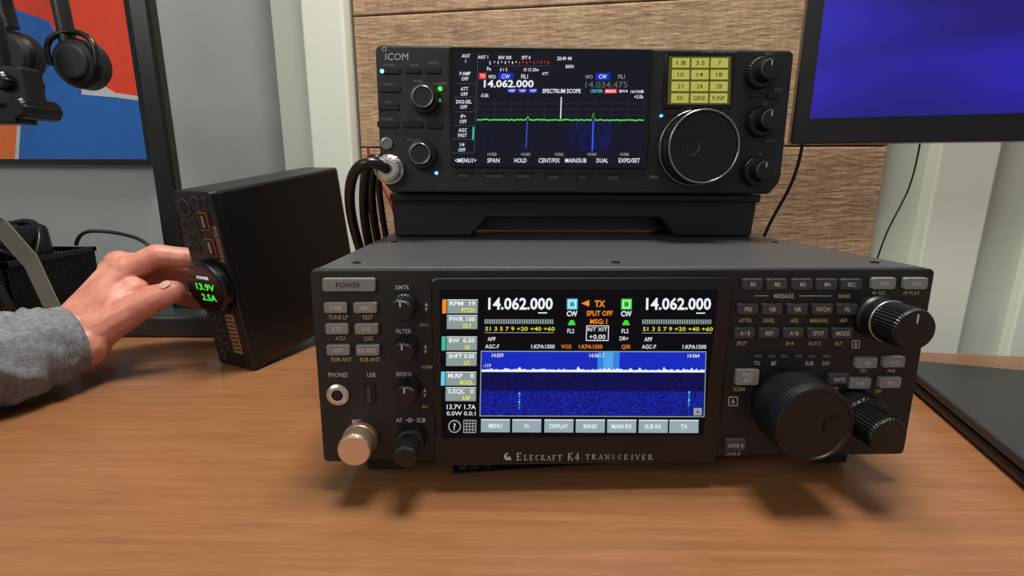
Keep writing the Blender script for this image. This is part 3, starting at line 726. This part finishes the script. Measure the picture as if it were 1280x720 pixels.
hs = root('headphones', Matrix.Translation((-.459, .58, CAMZ+.108)), 'black over-ear headphones hanging before the poster', 'headphones')
lathe('ear_cup', 0, 0, [(.021, -.014, 0), (.025, -.008, 0), (.025, .006, 0), (.022, .012, 0), (.018, .014, 0)], BLK, hs, 40)
lathe('ear_cup_cap', 0, 0, [(.0175, .0135, 0), (.0175, .0155, 0), (.015, .0165, 0)], M('cup_grey', (26, 26, 28), .35), hs, 40)
lathe('ear_cup', -.085, .012, [(.021, -.012, 0), (.025, -.006, 0), (.025, .006, 0), (.022, .010, 0), (.017, .012, 0)], BLK, hs, 40, y=.02)
cable('headband', [(-.008, -.004, .020), (-.010, -.004, .075), (-.014, 0, .13), (-.045, .008, .155), (-.08, .016, .13), (-.092, .02, .08), (-.087, .02, .04)], .0080, BLK, parent=hs)
cable('yoke', [(-.024, -.012, -.003), (-.028, -.012, .016), (-.017, -.01, .028), (0, -.008, .031), (.017, -.01, .028), (.028, -.012, .016), (.024, -.012, -.003)], .003, BLKS, parent=hs)
cable('hanging_hook', [(-.045, .0, .3075), (-.045, .0, .20), (-.045, -.01, .15), (-.045, .008, .13), (-.045, .02, .145)], .002, BLKS, parent=hs)
rg = root('camera_mount', Matrix.Translation((-.497, .522, CAMZ+.068)), 'black jointed clamp bracket with orange pads before the poster', 'bracket')
box('bracket_body', -.034, .034, -.012, .012, -.010, .026, BLK, rg, .003)
box('bracket_arm', -.020, -.006, -.008, .008, .02, .3475, BLK, rg, .003)
box('bracket_plate', -.040, .010, -.006, .010, .02, .075, BLK, rg, .004)
OPD = M('pad_orange', (214, 86, 34), .5)
box('clamp_pad', -.032, -.020, -.0135, -.011, -.006, .004, OPD, rg, .001)
box('clamp_pad', .000, .010, -.0075, -.005, .040, .062, OPD, rg, .001)
for x, z, r in ((-.018, .014, .012), (.018, .012, .009), (.030, -.012, .010), (-.018, .045, .011)):
    lathe('clamp_knob', x, z, [(r, -.02, .08), (r, .018, .08), (r*.75, .021, 0), (r*.4, .021, 0)], BLKS, rg, 24)
box('clamp_jaw', -.026, .02, -.012, .012, -.026, -.012, BLKS, rg, .002)

# mesh basket
MB = M('mesh_black', (14, 14, 15), .5)
mb = root('mesh_basket', Matrix.Translation((-.585, .545, DESK)), 'black wire mesh desk basket full of adapters and leads', 'basket')
box('basket_floor', -.06, .08, -.05, .06, 0, .003, MB, mb)
vs, fs = [], []
def bar(a, b, t=.0009):
    i0 = len(vs)
    x0, x1 = min(a[0], b[0])-t, max(a[0], b[0])+t; y0, y1 = min(a[1], b[1])-t, max(a[1], b[1])+t; z0, z1 = min(a[2], b[2])-t, max(a[2], b[2])+t
    vs.extend([(x0,y0,z0),(x1,y0,z0),(x1,y1,z0),(x0,y1,z0),(x0,y0,z1),(x1,y0,z1),(x1,y1,z1),(x0,y1,z1)])
    fs.extend([tuple(i0+k for k in f) for f in ((0,1,2,3),(4,5,6,7),(0,1,5,4),(1,2,6,5),(2,3,7,6),(3,0,4,7))])
H = .090
for y in (-.05, .06):
    for i in range(36): bar((-.06+i*.004, y, 0), (-.06+i*.004, y, H))
    for j in range(22): bar((-.06, y, j*.0042), (.08, y, j*.0042))
for x in (-.06, .08):
    for i in range(28): bar((x, -.05+i*.004, 0), (x, -.05+i*.004, H))
    for j in range(22): bar((x, -.05, j*.0042), (x, .06, j*.0042))
for y in (-.05, .06): bar((-.06, y, H), (.08, y, H), .0025)
for x in (-.06, .08): bar((x, -.05, H), (x, .06, H), .0025)
mesh_obj('basket_mesh', vs, fs, MB, mb)
a1 = box('power_adapter', -.045, .020, -.030, .020, .006, .106, BLK, mb, .006); a1.rotation_euler = (.0, .20, 0)
a2 = box('power_adapter', .030, .064, -.03, .035, .006, .118, BLKS, mb, .006); a2.rotation_euler = (0, -.07, .1)
a3 = box('power_adapter', -.02, .028, .030, .052, .006, .124, BLK, mb, .005); a3.rotation_euler = (0, .10, 0)
for pts in ([(-.02, 0, .05), (-.03, -.02, .10), (0, -.04, .122), (.04, -.03, .120), (.05, .0, .09), (.045, .02, .05)],
            [(-.04, .02, .05), (-.02, .03, .11), (.02, .04, .130), (.06, .03, .126), (.06, .0, .08)],
            [(-.05, -.01, .06), (-.01, -.045, .108), (.03, -.046, .098), (.06, -.04, .122), (.055, -.02, .08)],
            [(-.01, .02, .09), (.01, -.03, .128), (.05, -.04, .108), (.07, -.03, .098), (.06, .01, .07)],
            [(-.025, -.005, .094), (.005, -.040, .127), (.045, -.065, .110), (.070, -.060, .094), (.088, -.058, .060), (.095, -.060, .003)]):
    cable('lead', pts, .0030, CAB, parent=mb)
cable('cable', [(-.498, .575, CAMZ-.085), (-.49, .572, CAMZ-.069), (-.47, .575, CAMZ-.068), (-.44, .575, CAMZ-.072), (-.410, .570, CAMZ-.080), (-.398, .565, CAMZ-.10)], .0020, CAB, 'black cable running from the basket to the post', 'cable')
sp = [(-.520, .47, -.03), (-.486, .48, -.0526), (-.461, .478, -.087), (-.441, .47, -.134), (-.43, .465, -.1825)]
vs = []
for x, y, z in sp:
    for d, t in ((-.011, 0), (.011, 0), (.011, .0015), (-.011, .0015)):
        vs.append((x+d*.6, y+t, CAMZ+z+d*.55))
fs = [(0, 1, 2, 3), (16, 17, 18, 19)]
for i in range(4):
    for k in range(4): fs.append((i*4+k, i*4+(k+1) % 4, i*4+4+(k+1) % 4, i*4+4+k))
s_ = mesh_obj('strap', vs, fs, M('strap_fabric', (96, 94, 86), .85, bump=.5), None); tag(s_, 'grey woven strap hanging beside the basket', 'strap')

# ------------------------------------------------------------ arm and hand
SKIN = bpy.data.materials.new('skin'); SKIN.use_nodes = True
nt = SKIN.node_tree; b = nt.nodes['Principled BSDF']
tc = nt.nodes.new('ShaderNodeTexCoord'); n = nt.nodes.new('ShaderNodeTexNoise'); n.inputs['Scale'].default_value = 55; n.inputs['Detail'].default_value = 6
r = nt.nodes.new('ShaderNodeValToRGB'); r.color_ramp.elements[0].position = .3; r.color_ramp.elements[1].position = .7
r.color_ramp.elements[0].color = (*lin((184, 112, 96)), 1); r.color_ramp.elements[1].color = (*lin((210, 144, 124)), 1)
nt.links.new(tc.outputs['Object'], n.inputs['Vector']); nt.links.new(n.outputs['Fac'], r.inputs['Fac']); nt.links.new(r.outputs['Color'], b.inputs['Base Color'])
b.inputs['Roughness'].default_value = .48; b.inputs['Subsurface Weight'].default_value = .15; b.inputs['Subsurface Radius'].default_value = (.005, .0018, .001); b.inputs['Subsurface Scale'].default_value = 1
n2 = nt.nodes.new('ShaderNodeTexNoise'); n2.inputs['Scale'].default_value = 300; n2.inputs['Detail'].default_value = 6
bp = nt.nodes.new('ShaderNodeBump'); bp.inputs['Strength'].default_value = .3; bp.inputs['Distance'].default_value = .0008
nt.links.new(tc.outputs['Object'], n2.inputs['Vector']); nt.links.new(n2.outputs['Fac'], bp.inputs['Height']); nt.links.new(bp.outputs['Normal'], b.inputs['Normal'])

hb = bmesh.new()
def ball(p, r):
    bmesh.ops.create_icosphere(hb, subdivisions=2, radius=r, matrix=Matrix.Translation((p[0], p[1], CAMZ+p[2])))
def chain(pts):
    for (a, ra), (c, rc) in zip(pts[:-1], pts[1:]):
        a = Vector(a); c = Vector(c); L = (c-a).length; n_ = max(2, int(L/.0025))
        for i in range(n_+1):
            t = i/n_; ball(a.lerp(c, t), ra+(rc-ra)*t)
def finger(js, rs):
    pts = []
    for i in range(len(js)-1):
        a = Vector(js[i]); c = Vector(js[i+1])
        pts.append((a, rs[i])); pts.append((a.lerp(c, .5), (rs[i]+rs[i+1])/2*.95))
    pts.append((Vector(js[-1]), rs[-1])); chain(pts)
wr1, wr2 = (-.367, .411, -.147), (-.379, .417, -.135)
chain([((-.42, .33, -.152), .026), (wr1, .0205)]); chain([((-.43, .335, -.140), .026), (wr2, .0205)])
IK, MK, RKn, LK = (-.354, .457, -.091), (-.368, .470, -.0880), (-.382, .478, -.096), (-.393, .481, -.110)
for kk, rr in ((IK, .0124), (MK, .0126), (RKn, .0120), (LK, .0110)):
    kv = Vector(kk)
    chain([(wr2, .0185), (Vector(wr2).lerp(kv, .5)+Vector((0, 0, -.001)), .0158), (kv, rr)])
    chain([(wr1, .0190), (kv+Vector((.007, -.006, -.018)), rr+.002)])
    ball(kv+Vector((-.001, -.001, .0008)), rr+.0006)
chain([(Vector(IK)+Vector((0, 0, -.002)), .0120), (Vector(MK)+Vector((0, 0, -.002)), .0122), (Vector(RKn)+Vector((0, 0, -.002)), .0117), (Vector(LK)+Vector((0, 0, -.002)), .0107)])
chain([(Vector(IK)+Vector((.005, -.004, -.02)), .0130), (Vector(LK)+Vector((.007, -.004, -.016)), .0118)])
# first finger bent at the middle joint, others curled deeper behind the case edge
finger([IK, (-.3300, .466, -.0785), (-.3080, .4785, -.0830), (-.2955, .4890, -.0925)], [.0124, .0114, .0104, .0090])
finger([MK, (-.341, .491, -.0895), (-.3160, .503, -.100), (-.3010, .509, -.110)], [.0122, .0110, .0100, .0088])
finger([RKn, (-.354, .505, -.106), (-.328, .515, -.117), (-.308, .520, -.126)], [.0114, .0102, .0093, .0082])
finger([LK, (-.369, .507, -.122), (-.349, .517, -.131), (-.331, .521, -.139)], [.0104, .0092, .0083, .0074])
finger([(-.364, .420, -.139), (-.343, .4305, -.1260), (-.3205, .4370, -.1130), (-.3030, .4410, -.1065)], [.0188, .0152, .0130, .0102])
chain([((-.353, .429, -.125), .0150), (Vector(IK)+Vector((.0, -.006, -.012)), .0122)])
me = bpy.data.meshes.new('person'); hb.to_mesh(me); hb.free()
tmp = bpy.data.objects.new('tmp', me); COL.objects.link(tmp)
rm = tmp.modifiers.new('r', 'REMESH'); rm.mode = 'VOXEL'; rm.voxel_size = .0013; rm.use_smooth_shade = True
sm = tmp.modifiers.new('s', 'SMOOTH'); sm.iterations = 7; sm.factor = .5
dg = bpy.context.evaluated_depsgraph_get(); dg.update()
me2 = bpy.data.meshes.new_from_object(tmp.evaluated_get(dg)); bpy.data.objects.remove(tmp)
me2.materials.clear(); me2.materials.append(SKIN); me2.name = 'person'
for p in me2.polygons: p.use_smooth = True
creases = [((-.3300, .466, -.0785), (.83, .4, .0)), ((-.3080, .4785, -.0830), (.8, .5, -.25)), ((-.3205, .4370, -.1130), (.95, .2, .4)), ((-.341, .491, -.0895), (.8, .5, -.2))]
for v_ in me2.vertices:
    for c_, d_ in creases:
        q = v_.co-Vector((c_[0], c_[1], c_[2]+CAMZ))
        if q.length < .0150:
            s = q.dot(Vector(d_).normalized())
            amp = sum(math.exp(-((s-o_)/.0006)**2) for o_ in (-.0024, 0, .0024))
            v_.co -= q.normalized()*.00045*amp
person = link(bpy.data.objects.new('person', me2))
tag(person, 'person in grey sweatshirt steadying the power supply with bare hand', 'person')
NAIL = M('nail', (214, 160, 146), .28)
def nail(c, n, d, L, W):
    c = Vector(c)+Vector((0, 0, CAMZ)); n = Vector(n).normalized(); d = Vector(d).normalized(); s = n.cross(d).normalized(); d = s.cross(n)
    bmn = bmesh.new(); bmesh.ops.create_uvsphere(bmn, u_segments=16, v_segments=10, radius=1)
    m4 = Matrix(((d.x*L, s.x*W, n.x*.0011, c.x), (d.y*L, s.y*W, n.y*.0011, c.y), (d.z*L, s.z*W, n.z*.0011, c.z), (0, 0, 0, 1)))
    bmn.transform(m4); mm = bpy.data.meshes.new('fingernail'); bmn.to_mesh(mm); bmn.free(); mm.materials.append(NAIL)
    for p in mm.polygons: p.use_smooth = True
    link(bpy.data.objects.new('fingernail', mm), person)
nail((-.3058, .4352, -.0990), (-.15, -.6, .75), (1, 0, .25), .0056, .0047)
nail((-.3000, .4810, -.0830), (-.25, -.35, .9), (.75, .5, -.45), .0054, .0044)
SLV = M('sweat_fabric', (118, 120, 125), .95, var=.28, scale=300, bump=.9, bscale=1000)
path = [((-.66, -.02, -.120), .052), ((-.56, .12, -.130), .049), ((-.485, .22, -.137), .045), ((-.435, .30, -.143), .039), ((-.405, .355, -.146), .0355), ((-.385, .39, -.1435), .0335), ((-.378, .402, -.1425), .0300), ((-.3745, .4095, -.142), .0295), ((-.3735, .4115, -.142), .0275), ((-.375, .408, -.142), .0230)]
fine = []
for i in range(len(path)-1):
    (a, ra), (c, rc) = path[i], path[i+1]
    n_ = 14 if i < 5 else 3
    for k in range(n_):
        t = k/n_; fine.append((Vector(a).lerp(Vector(c), t), ra+(rc-ra)*t, i+t))
fine.append((Vector(path[-1][0]), path[-1][1], 9))
vs, fs = [], []; SG = 72
axis = (Vector((-.3735, .4125, -.142))-Vector((-.405, .355, -.146))).normalized()
for k, (c, rr, s_i) in enumerate(fine):
    if k < len(fine)-14: d = (fine[k+1][0]-c).normalized()
    else: d = axis
    sx = d.cross(Vector((0, 0, 1))).normalized(); sz = sx.cross(d)
    for j in range(SG):
        a = 2*math.pi*j/SG
        if s_i < 6:
            wv = .0024*math.sin(s_i*9+1.5*math.sin(a*2)+mnoise.noise(Vector((s_i*2, math.cos(a)*1.5, math.sin(a)*1.5)))*5)*(1 if s_i > .5 else s_i*2)
        else: wv = .0005*(j % 2)
        v3 = c+(sx*math.cos(a)+sz*math.sin(a))*(rr+wv)
        v3.z = max(v3.z, -.1825)
        vs.append((v3.x, v3.y, v3.z+CAMZ))
for k in range(len(fine)-1):
    for j in range(SG): fs.append((k*SG+j, k*SG+(j+1) % SG, (k+1)*SG+(j+1) % SG, (k+1)*SG+j))
fs.append(tuple(range(SG)))
sl = mesh_obj('sleeve', vs, fs, SLV, person, True); sl['label'] = 'grey sweatshirt sleeve with ribbed cuff'

# ------------------------------------------------------------ lights
def area(name, loc, size, power, col, tgt):
    l = bpy.data.lights.new(name, 'AREA'); l.size = size; l.energy = power; l.color = col
    o = bpy.data.objects.new(name, l); COL.objects.link(o); o.location = loc
    o.rotation_euler = (Vector(tgt)-Vector(loc)).to_track_quat('-Z', 'Y').to_euler(); return o
area('ceiling_light', (.10, .34, 2.3), .45, 31, (1, .96, .89), (.1, .35, .75))
area('front_fill_light', (-1.2, -1.4, 2.1), 1.0, 20, (1, .97, .92), (0, .6, .9))  # added fill from behind the camera to brighten the background, not a room lamp
w = bpy.data.worlds.new('world'); S.world = w; w.use_nodes = True
w.node_tree.nodes['Background'].inputs[0].default_value = (.84, .88, .9, 1); w.node_tree.nodes['Background'].inputs[1].default_value = .30
